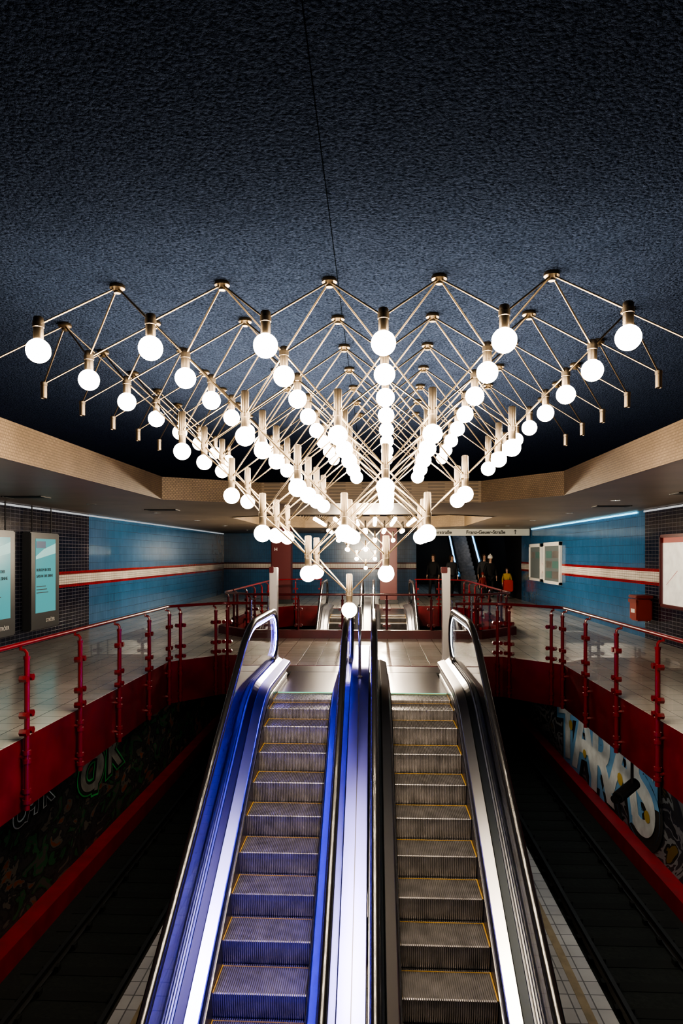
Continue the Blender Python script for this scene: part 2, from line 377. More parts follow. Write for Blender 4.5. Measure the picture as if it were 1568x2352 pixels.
graffiti('GRAS',.62,(-6.48,12.4,-4.2),'+x',M['ballast'],M['gwhite'],'small white outlined spray tag',.8,.6,None,None,5)
graffiti('OPIK',.62,(-6.48,12.0,-5.0),'+x',M['ballast'],M['gwhite'],'small white outlined spray tag',.8,.6,None,None,6)
graffiti('OIK',1.3,(-6.48,14.7,-5.4),'+x',M['ggrey'],M['ballast'],'grey block lettering with green edge sprayed on dark wall',1,.62,None,M['ggreen'],8)
graffiti('RKO',.8,(-6.48,18.6,-4.6),'+x',M['ggrey'],M['soffit'],'dull grey lettering sprayed on dark wall',1,.62,None,M['ggreen'],12)
graffiti('ASE',.7,(-6.48,21.4,-4.6),'+x',M['gorange'],M['soffit'],'small orange lettering sprayed on dark wall',1,.62,None,None,9)
graffiti('EAS',1.2,(-6.48,9.2,-6.4),'+x',M['gorange'],M['soffit'],'rust coloured lettering sprayed on dark wall',1,.62,None,M['ggreen'],14)
graffiti('KIRA',.7,(-6.48,9.0,-4.7),'+x',M['ggreen'],M['ballast'],'green lettering sprayed on dark wall',1,.6,None,M['ggrey'],15)
graffiti('TASE',1.3,(6.28,12.4,-6.3),'-x',M['soffit'],M['gwhite'],'black lettering outlined in white spray paint',1,.6,None,None,4)

# ------------------------------------------------------------------ chandelier
A=.51; ST=.506*A; RR=.0046
def lay():
    L=[set() for _ in range(7)]
    for j in range(-3,4):
        for i in range(-3,4):
            if abs(j)==3 and abs(i)==3: continue
            L[0].add((i,j))
    for (i,j) in L[0]:
        for a in (-.5,.5):
            for b in (-.5,.5): L[1].add((i+a,j+b))
    for j in range(-2,3):
        for i in range(-2,3):
            if abs(i)==2 and abs(j)==2: continue
            L[2].add((i,j))
    for j in (-1.5,-.5,.5,1.5):
        for i in (-1.5,-.5,.5,1.5):
            if abs(i)==1.5 and abs(j)==1.5: continue
            L[3].add((i,j))
    for j in (-1,0,1):
        for i in (-1,0,1): L[4].add((i,j))
    for j in (-.5,.5):
        for i in (-.5,.5): L[5].add((i,j))
    L[6].add((0,0)); return L
LAY=lay()
def P(k,n): return Vector((n[0]*A,n[1]*A,-.012-ST*k))
rods=[]
for k in range(6):
    for n in LAY[k]:
        for a in (-.5,.5):
            for b in (-.5,.5):
                q=(n[0]+a,n[1]+b)
                if q in LAY[k+1]: rods.append((P(k,n),P(k+1,q)))
rodL=(rods[0][1]-rods[0][0]).length
rodme=MB().tube([(0,0,-rodL/2),(0,0,rodL/2)],RR,8).mesh('rod',M['brass'],True)
mount=MB().lathe([(0,.012),(.032,.012),(.036,.006),(.036,-.006),(.026,-.012),(.016,-.018),(.016,-.028),(0,-.028)],n=16).mesh('ceiling_mount',M['brass'],True)
def sock(top):
    b=MB().lathe([(0,top),(.017,top),(.022,top-.006),(.022,.012),(.025,.010),(.025,-.012),(.022,-.014),(.022,-.06),(.019,-.066),(0,-.066)],n=16)
    return b.mesh('lamp_socket',M['sock'],True)
sk_s=sock(.035); sk_t=sock(.135)
sk_e=MB().lathe([(0,.012),(.016,.012),(.020,.008),(.020,-.01),(.018,-.012),(.018,-.085),(.015,-.087),(.013,-.07),(0,-.07)],n=16).mesh('end_socket',M['sock'],True)
R=.0535
def bulbmesh():
    prof=[(.017,R+.012),(.019,R*.93)]+[(R*sin(t_),R*cos(t_)) for t_ in [.40+ (pi-.40)*i/13 for i in range(13)]]
    n=20; vs=[];fs=[]
    vs.append((0,0,R+.012))
    for (r_,z) in prof:
        for k in range(n): vs.append((r_*cos(2*pi*k/n),r_*sin(2*pi*k/n),z))
    vs.append((0,0,-R)); L=len(prof)
    for k in range(n):
        fs.append((0,1+k,1+(k+1)%n))
        for i in range(L-1):
            a=1+i*n+k;b2=1+i*n+(k+1)%n; fs.append((a,a+n,b2+n,b2))
        a=1+(L-1)*n+k;b2=1+(L-1)*n+(k+1)%n; fs.append((a,len(vs)-1,b2))
    return MB().add(vs,fs).mesh('light_bulb',M['bulb'],True,80)
bulbme=bulbmesh()
def bl(e):
    L=bpy.data.lights.new('bulb_light','POINT'); L.color=(1,.83,.62); L.energy=e; L.shadow_soft_size=.050; return L
bulbL=bl(16); bulbL2=bl(170)
LC=Vector((-.163,4.72,ZU))
def chandelier(loc,rot,lab,full):
    e=empty('chandelier',loc,lab,'chandelier'); e.rotation_euler=(0,0,rot)
    rs=sorted(rods,key=lambda r:(r[0]+r[1]).y/2+abs((r[0]+r[1]).x)*.05)
    nr=100 if full else 0
    for a,c in rs[:nr]:
        o=place('rod',rodme,e,(a+c)/2,local=True); o.rotation_mode='QUATERNION'
        o.rotation_quaternion=(c-a).to_track_quat('Z','Y')
    b=MB()
    for a,c in rs[nr:]: b.tube([a,c],RR,6)
    o=b.obj('rod_lattice',M['brass'],e,smooth=True,local=True); o['kind']='stuff'
    if full:
        for n in LAY[0]: place('ceiling_mount',mount,e,P(0,n)+Vector((0,0,0)),local=True)
    for k in range(1,7):
        for n in LAY[k]:
            p=P(k,n)
            if k==1 and abs(n[0])==3.5:
                if full: place('end_socket',sk_e,e,p,local=True)
                continue
            s=place('lamp_socket',sk_s if k==1 else sk_t,e,p,local=True)
            place('light_bulb',bulbme,s,(0,0,-.066-R*.93),local=True)
            if full: place('bulb_light',bulbL,s,(0,0,-.066-R*.93),local=True)
            elif k==4: place('bulb_light',bulbL2,s,(0,0,-.066-R*.93),local=True)
    return e
chandelier(LC,math.radians(-1.5),'inverted pyramid chandelier of brass rods with glowing globe bulbs above escalators',True)
chandelier(Vector((-.2,19.2,ZU)),0,'identical inverted pyramid bulb chandelier above the second opening',False)

# ------------------------------------------------------------------ escalators
def S(y):
    if y<=7.35: return max(-(2.1+.572*(7.2-y)),ZP)
    if y<8.25:
        t_=y-7.35; return -2.014+.572*t_-.572*t_*t_/1.8
    return -1.757
YS=[-.6,.0,.2,.4,1,2,3,4,5,6,6.6,7.0,7.2,7.35]+[7.35+.9*i/10 for i in range(1,11)]+[8.6,9.0,9.6]
W=.72
def stepmesh():
    nr=44; prof=[]
    for i in range(nr):
        x=-W/2+W*i/nr; w=W/nr
        prof+=[(x,0),(x+w*.55,0),(x+w*.6,1),(x+w*.95,1)]
    path=[((.375,-.002),(0,-1)),((.004,0),(0,-1)),((0,-.006),(1,0)),((.004,-.06),(1,0)),((.015,-.13),(1,0)),((.035,-.215),(1,0))]
    vs=[];n=len(prof)
    for (py,pz),(ny,nz) in path:
        for x,d in prof: vs.append((x,py+ny*d*.020,pz+nz*d*.012))
    fs=[(i*n+k,i*n+k+1,(i+1)*n+k+1,(i+1)*n+k) for i in range(len(path)-1) for k in range(n-1)]
    b=MB().add(vs,fs); return b.mesh('step',M['step'])
stepme=stepmesh()
ye=MB().box(-W/2+.001,-W/2+.010,.0,.35,-.004,.002).box(W/2-.010,W/2-.001,.0,.35,-.004,.002).box(-W/2,W/2,.338,.343,-.004,.001).mesh('yellow_edge',M['yellow'])
def rail_pts(x,dz=0,r=0):
    pts=[(x,y,S(y)+.95+dz) for y in YS]
    for i in range(1,11):
        t_=pi*i/10
        pts.append((x,9.6+(.4-r)*sin(t_),-1.157+(.35+dz)*cos(t_)))
    return pts
def escalator(s0,s1,gl,gr,lab,led,led2,deckm,panm):
    mid=(s0+s1)/2
    e=empty('escalator',(mid,8.6,ZF),lab,'escalator','escalators')
    for k in range(-3,19):
        y=7.2-.351*k; z=S(y)
        st=place('step',stepme,e,(mid,y,z)); st.scale.x=(s1-s0)/W
        place('yellow_edge',ye,st,local=True)
    # comb
    MB().box(s0,s1,8.62,9.1,ZF-.03,ZF+.004).add([(s0+(s1-s0)*(i+d)/48,y,z) for i in range(48) for d,y,z in ((0.1,8.62,ZF),(.5,8.62,ZF),(.3,8.54,ZF-.006))],[(3*i,3*i+1,3*i+2) for i in range(48)]).obj('comb_plate',M['deck'],e)
    MB().box(s0,s1,9.102,10.1,ZF-.03,ZF+.002).obj('floor_plate',M['deck'],e)
    MB().box(s0+.01,s1-.01,8.60,8.612,ZF-.004,ZF+.006).obj('comb_light',M['ledg'],e)
    for g,sk,ld in ((gl,s0,led),(gr,s1,led2)):
        d=1 if sk>g else -1
        h=MB().tube(rail_pts(g),.038,12,ry=.045); h.obj('handrail',M['black'],e,smooth=True)
        MB().tube(rail_pts(g,-.050,.035),.012,8).obj('handrail_guide',M['guide'],e,smooth=True)
        cols=[(y,S(y)+.9,S(y)+.25) for y in YS]+[(9.6+.36*sin(a),-1.157+.31*cos(a),max(-1.157-.31*cos(a),-1.5)) for a in [pi/2*i/6 for i in range(1,7)]]
        vs=[];fs=[]
        for y,a,c in cols:
            vs+=[(g-.005,y,a),(g-.005,y,c),(g+.005,y,a),(g+.005,y,c)]
        for i in range(len(cols)-1):
            o=4*i; fs+=[(o,o+1,o+5,o+4),(o+2,o+6,o+7,o+3),(o,o+4,o+6,o+2)]
        MB().add(vs,fs).obj('glass_balustrade',M['glass'],e)
        MB().tube([(g+d*.010,p[1],p[2]) for p in rail_pts(g,-.078,.062)],.004,6).obj('light_strip',ld,e,smooth=True)
        # base clamp trim, dark sloping panel, bright inner deck rail
        MB().sweep([(g-d*.05,.18),(g-d*.05,.235),(g+d*.010,.235),(g+d*.010,.262),(g+d*.022,.262),(g+d*.022,.225)],YS+[10.1],S).obj('base_trim',deckm,e)
        w_=abs(sk-g)
        a_=g+d*.022; c_=g+d*(w_*.42)
        MB().sweep([(a_,.232),(c_,.188)],YS+[10.1],S).obj('sloped_panel',panm,e)
        MB().sweep([(c_,.18),(c_,.205),(c_+d*.004,.209),(sk-d*.028,.175),(sk-d*.020,.168),(sk-d*.012,.150),(sk-d*.012,.13)],YS+[10.1],S).obj('inner_deck',deckm,e,smooth=True,ang=12)
        MB().sweep([(sk-d*.012,.14),(sk-d*.010,.09),(sk-d*.002,.085),(sk-d*.002,-.25)],YS,S).obj('skirt_panel',M['skirt'],e)
        MB().sweep([(sk-d*.012,.085),(sk+d*.006,.08),(sk+d*.006,.066),(sk-d*.012,.06)],YS,S).obj('skirt_brush',M['black'],e)
    MB().sweep([(gl-.055,.24),(gl-.055,-.75),(gr+.055,-.75),(gr+.055,.24)],YS+[10.1],S).obj('truss_cladding',M['dark'],e)
    return e
e1=escalator(-1.21,-.485,-1.42,-.315,'steel escalator with glass sides lit violet blue, black handrails',M['ledb'],M['ledb'],M['deckbluelit'],M['panelbluelit'])
e2=escalator(.21,.93,.015,1.135,'steel escalator with glass sides under warm white light, black handrails',M['ledw'],M['ledw'],M['deck'],M['panel'])
sk_=('light_strip','comb_light','handrail_guide'); dl_=('inner_deck','base_trim','sloped_panel')
clone(e1,(0,11.3,0),'distant steel escalator rising to the far landing',sk_,dl_,M['skirt'])
clone(e2,(0,11.3,0),'distant steel escalator rising to the far landing beside its twin',sk_,dl_,M['skirt'])
for dy in (0,11.3):
    e=empty('escalator_divider',(-.15,8+dy,ZF),'polished steel deck between two escalators with post and glass fin','divider','escalator dividers')
    SS=lambda y,dy=dy:S(y-dy)
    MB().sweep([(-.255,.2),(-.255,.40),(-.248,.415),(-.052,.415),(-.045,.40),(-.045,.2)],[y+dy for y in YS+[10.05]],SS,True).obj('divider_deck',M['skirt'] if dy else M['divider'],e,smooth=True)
    if dy==0:
        MB().tube([(-.15,7.8,S(7.8)+.4),(-.15,7.8,-.6)],.016,12).lathe([(.035,.0),(.035,.012),(.016,.02)],(-.15,7.8,S(7.8)+.415)).obj('post',M['chrome'],e,smooth=True)
        MB().add([(-.153,7.8,-.66),(-.153,7.8,-1.32),(-.153,6.4,S(6.4)+.42),(-.147,7.8,-.66),(-.147,7.8,-1.32),(-.147,6.4,S(6.4)+.42)],[(0,1,2),(3,5,4),(0,2,5,3)]).obj('glass_fin',M['glass'],e)
        MB().sweep([(-.154,.414),(-.154,.420),(-.146,.420),(-.146,.414)],[1,2,3,4,5,6,6.6,7,7.35,7.5,7.8],S).obj('joint_strip',M['skirt'],e)
    o=MB().bbox(-1.5,1.22,10.12+dy,10.67+dy,ZF-.03,ZF+.003,.002).obj('landing_plate',M['deck']); o['label']='brushed steel floor plate at the top of the escalators'; o['category']='floor plate'
    struct(MB().box(-1.6,1.3,8.9+dy,10.66+dy,ZS,ZF-.04).obj('trim_%d'%(20 if dy else 19),M['soffit']),'dark structure under escalator landing','structure')
# pylons beside the landing
for x,lb in ((-1.60,'grey steel pylon beside escalator landing with red top edge'),(1.17,'grey steel pylon with red emergency button beside escalator landing')):
    e=empty('pylon',(x,11,ZF),lb,'pylon','pylons at the landing')
    MB().bbox(x-.06,x+.06,10.9,11.1,ZF,-.21,.01).bbox(x-.08,x+.08,10.88,11.12,ZF,ZF+.05,.01).obj('pylon_body',M['grey'],e)
    MB().bbox(x-.062-(.03 if x>0 else 0),x+.01,10.88,10.93,-.30,-.2,.008).obj('red_cap',M['redrail'],e)
for x0,x1 in ((-2.02,-1.74),(1.30,1.62)):
    e=empty('barrier_panel',((x0+x1)/2,11.3,ZF),'small framed glass barrier panel beside the escalator landing','barrier','barrier panels')
    b=MB(); b.tube([(x0,11.3,ZF),(x0,11.3,-.76),(x1,11.3,-.70),(x1,11.3,ZF)],.014,8); b.tube([(x0,11.3,-1.3),(x1,11.3,-1.3)],.012,8)
    b.obj('frame',M['chrome'],e,smooth=True); MB().add([(x0,11.3,-1.3),(x1,11.3,-1.3),(x1,11.3,-.72),(x0,11.3,-.77)],[(0,1,2,3)]).obj('glass_pane',M['glass'],e)

# ------------------------------------------------------------------ railings
ZR=-.845
def railing(path,lab,inward,posts,zbase=ZS+.02,base2=True):
    e=empty('railing',(path[0][0],path[0][1],ZF),lab,'railing','red railings around the openings')
    pts=[]
    P2=[Vector((x,y,0)) for x,y in path]
    for i,p in enumerate(P2):
        if 0<i<len(P2)-1:
            a=(P2[i-1]-p).normalized();c=(P2[i+1]-p).normalized()
            for q in (0,.25,.5,.75,1):
                pts.append(p+a*.12*(1-q)**2+c*.12*q**2)
        else: pts.append(p)
    MB().tube([(p.x,p.y,ZR) for p in pts],.024,10).obj('handrail',M['redrail'],e,smooth=True)
    prev=None
    for (x,y,nx,ny) in posts:
        n=Vector((nx,ny,0)).normalized(); p=Vector((x,y,0))+n*.06
        d=Vector((-n.y,n.x,0))
        b=MB()
        top=Vector((x,y,ZR-.02))
        b.tube([(p.x,p.y,zbase),(p.x,p.y,-.97)],.026,10)
        b.tube([(p.x,p.y,-.985),(p.x,p.y,-.955)],.031,10)
        b.tube([tuple(p+Vector((0,0,-.96))),tuple(p-n*.0+Vector((0,0,-.925))),tuple(p-n*.02+Vector((0,0,-.90))),tuple(top-n*.0+Vector((0,0,-.03))),tuple(top+Vector((0,0,.01)))],.016,8)
        for z in (-1.16,-1.50,-1.66):
            c=p
            for s in (-1,1):
                q=c+d*s*.055
                b.tube([(q.x-n.x*.035,q.y-n.y*.035,z),(q.x+n.x*.035,q.y+n.y*.035,z)],.034,6)
            b.tube([tuple(c+d*.06+Vector((0,0,z))),tuple(c-d*.06+Vector((0,0,z)))],.013,6)
        if base2:
            for z in (-1.86,-1.94,-2.22,-2.32):
                b.tube([(p.x,p.y,z-.02),(p.x,p.y,z+.02)],.040,10)
            for z in (-1.9,-2.27):
                b.tube([(p.x,p.y,z),tuple(Vector((x,y,z)))],.022,8)
        else:
            b.tube([(p.x,p.y,ZF),(p.x,p.y,ZF+.2)],.03,10)
        b.obj('post',M['redrail'],e,smooth=True)
        if prev is not None:
            a=prev; 
            if (a-p).length<2.3 and (a-p).length>.3:
                u=(p-a).normalized()*.06; a2=a+u; p2=p-u
                MB().add([(a2.x,a2.y,-1.70),(p2.x,p2.y,-1.70),(p2.x,p2.y,-1.04),(a2.x,a2.y,-1.04)],[(0,1,2,3)]).obj('glass_panel',M['glassd'],e)
        prev=p
    return e
pl=[(-3.3,6.26+1.17*k,1,0) for k in range(-2,4)]+[(-3.3,10.75,1,0),(-3.18,11.05,1,-.9),(-2.72,11.58,1,-.9),(-2.5,11.7,0,-1),(-1.72,11.7,0,-1)]
railing([(-3.3,3.7),(-3.3,10.9),(-2.6,11.7),(-1.7,11.7)],'red tubular railing with glass panels beside the advertising screens',1,pl)
pr=[(3.0,7.2+1.2*k,-1,0) for k in range(-2,3)]+[(3.0,10.75,-1,0),(2.88,11.05,-1,-.9),(2.32,11.58,-1,-.9),(2.1,11.7,0,-1),(1.42,11.7,0,-1)]
railing([(3.0,4.6),(3.0,10.9),(2.2,11.7),(1.4,11.7)],'red tubular railing with glass panels beside the litter bin',1,pr)
pn=[(-2.5+ .93*k,14.3,0,1) for k in range(6)]
railing([(-3.3,15.9),(-3.3,15.1),(-2.6,14.3),(2.2,14.3),(3.0,15.1),(3.0,15.9)],'red railing closing the near end of the second opening',1,
   [(-3.3,15.8,1,0),(-3.3,15.2,1,0),(-2.65,14.42,1,1)]+pn+[(2.25,14.42,-1,1),(3.0,15.2,-1,0),(3.0,15.8,-1,0)],ZF,False)
railing([(-3.3,16.0),(-3.3,22.2),(-2.6,23.),(-1.7,23.)],'red railing along the second opening',1,[(-3.3,16.2+1.2*k,1,0) for k in range(6)]+[(-2.6,22.95,0,-1),(-1.75,23,0,-1)])
railing([(3.0,16.0),(3.0,22.2),(2.2,23.),(1.4,23.)],'red railing along the second opening near the waiting people',1,[(3.0,16.2+1.2*k,-1,0) for k in range(6)]+[(2.2,22.95,0,-1),(1.45,23,0,-1)])

# ------------------------------------------------------------------ pillars & back
dred=mat('dark_red_paint',(.065,.004,.007),0,.5)
for x0,x1,lb in ((-3.6,-2.9,'red painted square pillar with small white sign'),(.25,.85,'red painted square pillar near the far landing')):
    e=empty('pillar',((x0+x1)/2,24.3,ZF),lb,'pillar','red pillars')
    MB().bbox(x0,x1,24.,24.6,ZF,ZL,.03).obj('pillar_shaft',dred,e); MB().bbox(x0-.04,x1+.04,23.96,24.64,ZF,ZF+.15,.02).obj('pillar_base',M['dark'],e)
    if x0<0: text('pillar_sign','H',.16,M['white'],(x0+.12,23.99,.12),'-y',e)
# sign beam
e=empty('direction_sign',(3.6,25,.66),'long white overhead direction sign with black street names','sign')
MB().bbox(1.6,5.66,24.95,25.05,.67,.92,.01).obj('sign_board',mat('sign_face',(.40,.40,.35),0,.4,emit=(1,.97,.85),es=.05),e)
tx=mat('sign_text',(.01,.01,.01),0,.5)
text('sign_text','Franz-Geuer-Straße',.175,tx,(3.38,24.945,.74),'-y',e,offset=.004)
text('sign_text','Körnerstraße',.175,tx,(1.9,24.945,.74),'-y',e,offset=.004)
MB().box(5.13,5.15,24.94,24.95,.72,.87).add([(5.08,24.942,.82),(5.14,24.942,.89),(5.20,24.942,.82),(5.14,24.942,.85)],[(0,1,2,3)]).obj('arrow_symbol',tx,e)
# corridor escalator going up
e=empty('escalator',(4.4,31,ZF),'dark escalator rising through the corridor with pale blue lit sides','escalator','escalators')
for k in range(18):
    MB().box(3.9,4.7,30+.35*k,30.36+.35*k,ZF+.2*k-.2,ZF+.2*k).obj('step',M['step'],e)
cy=emis('corridor_blue_strip',(.25,.6,1),3)
for g in (3.75,4.85):
    MB().add([(g,29.4,ZF),(g,29.4,ZF+.9),(g,30.,ZF+1.),(g,36.5,ZF+4.7),(g,36.5,ZF+3.5),(g,30,ZF)],[(0,1,2,3,4,5)]).obj('balustrade',M['dark'],e)
    MB().tube([(g,29.4,ZF+.95),(g,30.,ZF+1.),(g,36.5,ZF+4.7)],.04).obj('handrail',M['black'],e)
    MB().tube([(g-.05,30.,ZF+.8),(g-.05,36.5,ZF+4.5)],.035).obj('light_strip',cy,e)
e=empty('corridor_lamp',(3,33,3.9),'pale ceiling lamp in the corridor','lamp')
MB().bbox(2.3,5.3,32,32.2,3.78,3.9,.01).obj('lamp_body',emis('corridor_lamp',(.6,.8,1),45),e)

# ------------------------------------------------------------------ advertising displays
def display(y0,y1,lab):
    e=empty('advertising_display',(XL+.2,(y0+y1)/2,ZF),lab,'advertising display','advertising displays')
    x=XL+.18; z0,z1=-1.45,.42
    MB().bbox(XL+.0,x,y0,y1,z0,z1,.02).obj('housing',mat('display_housing',(.06,.065,.07),.3,.35),e)
    MB().box(x,x+.006,y0+.18,y1-.18,z0+.32,z1-.12).obj('screen',mat('display_screen',(.06,.2,.2),0,.2,emit=(.11,.46,.52),es=.5),e)
    MB().box(x+.006,x+.009,y0+.2,y1-.6,z1-.30,z1-.17).obj('poster_tab',mat('tab_blue',(.01,.05,.12),0,.4,emit=(.01,.08,.2),es=.3),e)
    MB().add([(x+.007,y0+.18,-.1),(x+.007,y1-.18,.02),(x+.007,y1-.18,.22),(x+.007,y0+.5,.10),(x+.007,y0+.18,-.04)],[(0,1,2,3,4)]).obj('poster_wave',mat('wave',(.2,.45,.45),0,.4,emit=(.2,.58,.62),es=.45),e)
    for i,s in enumerate(('BURKUM IN DER','SAISON DER SINNE')):
        text('poster_text',s,.078,tx,(x+.010,y0+.2,-.33-.12*i),'+x',e)
    for i in range(3): MB().box(x+.009,x+.011,y0+.2,y1-.6+.05*i,-.63-.06*i,-.615-.06*i).obj('poster_line',tx,e)
    text('maker_name','STRÖER',.10,M['white'],(x+.006,y1-.58,z0+.12),'+x',e)
    for yy in (y0+.2,y1-.2): MB().tube([(XL+.1,yy,z1),(XL+.1,yy,ZL)],.012).obj('hanger',M['dark'],e)
    return e
display(12.55,13.72,'tall dark framed screen with turquoise poster on navy tiles')
display(10.85,12.0,'tall dark framed screen with turquoise poster beside a matching one')

# right wall items
def notice(y0,y1,z0,z1,lab,k):
    e=empty('notice_frame',(XR,(y0+y1)/2,(z0+z1)/2),lab,'notice board','notice boards on the blue wall')
    b=MB(); w=.09; x0,x1=XR-.09,XR-.0
    b.bbox(x0,x1,y0,y0+w,z0,z1,.008).bbox(x0,x1,y1-w,y1,z0,z1,.008).bbox(x0,x1,y0,y1,z0,z0+w,.008).bbox(x0,x1,y0,y1,z1-w*1.3,z1,.008)
    b.obj('frame',M['white'],e)
    MB().box(x0+.04,x1-.005,y0+w,y1-w,z0+w,z1-w).obj('backing',mat('notice_back',(.16,.19,.20),0,.5),e)
    pg=mat('paper_green',(.10,.20,.19),0,.5)
    for i in range(2):
        for j in range(1+k*2):
            ya=y0+.25+i*(y1-y0-.4)/2; za=z1-.28-j*.32
            MB().box(x0+.032,x0+.038,ya,ya+(y1-y0-.4)/2-.12,za-.22,za).obj('paper',M['grey'] if (i+j+k)%2 else pg,e)
notice(23.2,24.9,-.92,.36,'white framed notice board with leaflets',0)
notice(20.85,22.85,-.94,.38,'white framed timetable board with printed sheets',1)
e=empty('map_case',(XR,12.6,-.3),'red framed illuminated route map case on navy tiles','map case')
x0=XR-.12
b=MB(); w=.05
b.bbox(x0,XR,13.55,13.6,-1.02,.38,.01).bbox(x0,XR,11.6,11.65,-1.02,.38,.01).bbox(x0,XR,11.6,13.6,-1.02,-.96,.01).bbox(x0,XR,11.6,13.6,.32,.38,.01); b.obj('frame',M['redrail'],e)
mp=mat('map_sheet',(.5,.5,.46),0,.4,emit=(1,.93,.80),es=.4,var=.25,bscale=5)
MB().box(x0+.05,XR-.005,11.65,13.55,-.96,.32).obj('map_sheet',mp,e)
rl=mat('map_line_red',(.45,.06,.05),0,.5)
MB().add([(x0+.047,13.4,-.6),(x0+.047,13.39,-.585),(x0+.047,12.9,-.30),(x0+.047,12.9,-.315)],[(0,1,2,3)]).obj('map_route',rl,e)
MB().box(x0+.046,x0+.05,11.65,13.55,.22,.32).obj('map_header',rl,e)
e=empty('litter_bin',(XR-.2,14.3,-1.35),'red wall mounted litter bin with slot','bin')
b=MB().bbox(XR-.36,XR-.04,14.1,14.5,-1.36,-.92,.03); b.obj('bin_body',mat('bin_red',(.25,.025,.012),0,.45),e)
MB().bbox(XR-.38,XR-.02,14.08,14.52,-.90,-.84,.02).bbox(XR-.38,XR-.35,14.08,14.52,-1.0,-.92,.01).obj('bin_lid',mat('bin_lid',(.2,.02,.01),0,.4),e)
MB().box(XR-.365,XR-.358,14.2,14.4,-1.2,-1.12).obj('bin_label',M['white'],e)
MB().box(XR-.04,XR,14.2,14.4,-1.3,-.9).obj('bracket',M['dark'],e)
e=empty('litter_bin',(5.3,26.9,ZF),'small red litter bin by the corridor entrance','bin')
MB().bbox(5.1,5.45,26.8,27.1,-1.45,-1.0,.03).obj('bin_body',mat('bin_red2',(.42,.03,.015),0,.45),e); MB().tube([(5.27,27.05,ZF),(5.27,27.05,-1.4)],.03).obj('bin_post',M['dark'],e)

# downlights & vents
lit=emis('downlight_on',(.95,1,.93),110); dim=mat('downlight_off',(.25,.23,.2),.3,.3)
for x,y,on in [(4.15,11.9,1),(4.4,15.5,1),(4.4,19,1),(4.4,22.5,1),(-5.2,12.4,0),(-4.8,15,1),(-4.8,18.5,1),(-4.8,22,1),(-4.8,26,1),(4.4,26.8,1),(-1,14.,0),(1,27,1),(-2,27,1)]:
    e=empty('downlight',(x,y,ZL),'round recessed ceiling downlight, '+('lit' if on else 'unlit'),'ceiling light','downlights in the low ceiling')
    MB().lathe([(.05,-.002),(.075,-.012),(.085,-.008),(.09,.0)],(x,y,ZL),20).obj('trim_ring',M['grey'],e,smooth=True)
    MB().lathe([(0,-.003),(.052,-.003)],(x,y,ZL),12).obj('lens',lit if on else dim,e)
for x,y in ((-5.6,10.8),(-4.4,14.1),(4.9,10.6),(4.6,13.4)):
    e=empty('ceiling_vent',(x,y,ZL),'slatted rectangular ceiling vent','vent','ceiling vents')
    b=MB()
    for i in range(5): b.box(x-.3,x+.3,y-.14+.06*i,y-.10+.06*i,ZL-.012,ZL-.002)
    b.box(x-.33,x-.3,y-.17,y+.17,ZL-.015,ZL).box(x+.3,x+.33,y-.17,y+.17,ZL-.015,ZL); b.obj('vent_slats',M['dark'],e)
# cctv
e=empty('security_camera',(3.3,9,ZS),'black security camera hanging under the slab edge','camera')
MB().tube([(3.35,9,ZS),(3.35,9,-2.98)],.02).obj('bracket',M['dark'],e)
MB().tube([(3.42,9.1,-3.0),(3.1,8.8,-3.08)],.075,14).obj('camera_body',M['dark'],e,smooth=True)
MB().tube([(3.1,8.8,-3.08),(3.04,8.75,-3.095)],.055,14).obj('camera_lens',M['lens'],e,smooth=True)
# added blue spotlight, out of view, washes the left escalator blue
e=empty('added_spotlight',(-.85,.1,ZS-.1),'added unseen spotlight under the slab edge tinting the left escalator blue','lamp')
MB().tube([(-.85,.0,ZS-.12),(-.85,.16,ZS-.13)],.07,14).tube([(-.85,.05,ZS),(-.85,.05,ZS-.1)],.015).obj('added_spot_housing',M['dark'],e,smooth=True)
def spot(name,loc,tgt,col,en,ang,bl,rad,parent):
    L=bpy.data.lights.new(name,'SPOT'); L.color=col; L.energy=en; L.spot_size=math.radians(ang); L.spot_blend=bl; L.shadow_soft_size=rad
    o=place(name,L,parent,loc); o.rotation_euler=(Vector(tgt)-Vector(loc)).to_track_quat('-Z','Y').to_euler(); return o
spot('added_blue_lamp',(-.85,.2,ZS-.13),(-.98,5,-3.5),(.09,.09,1),1400,25,.8,.04,e)

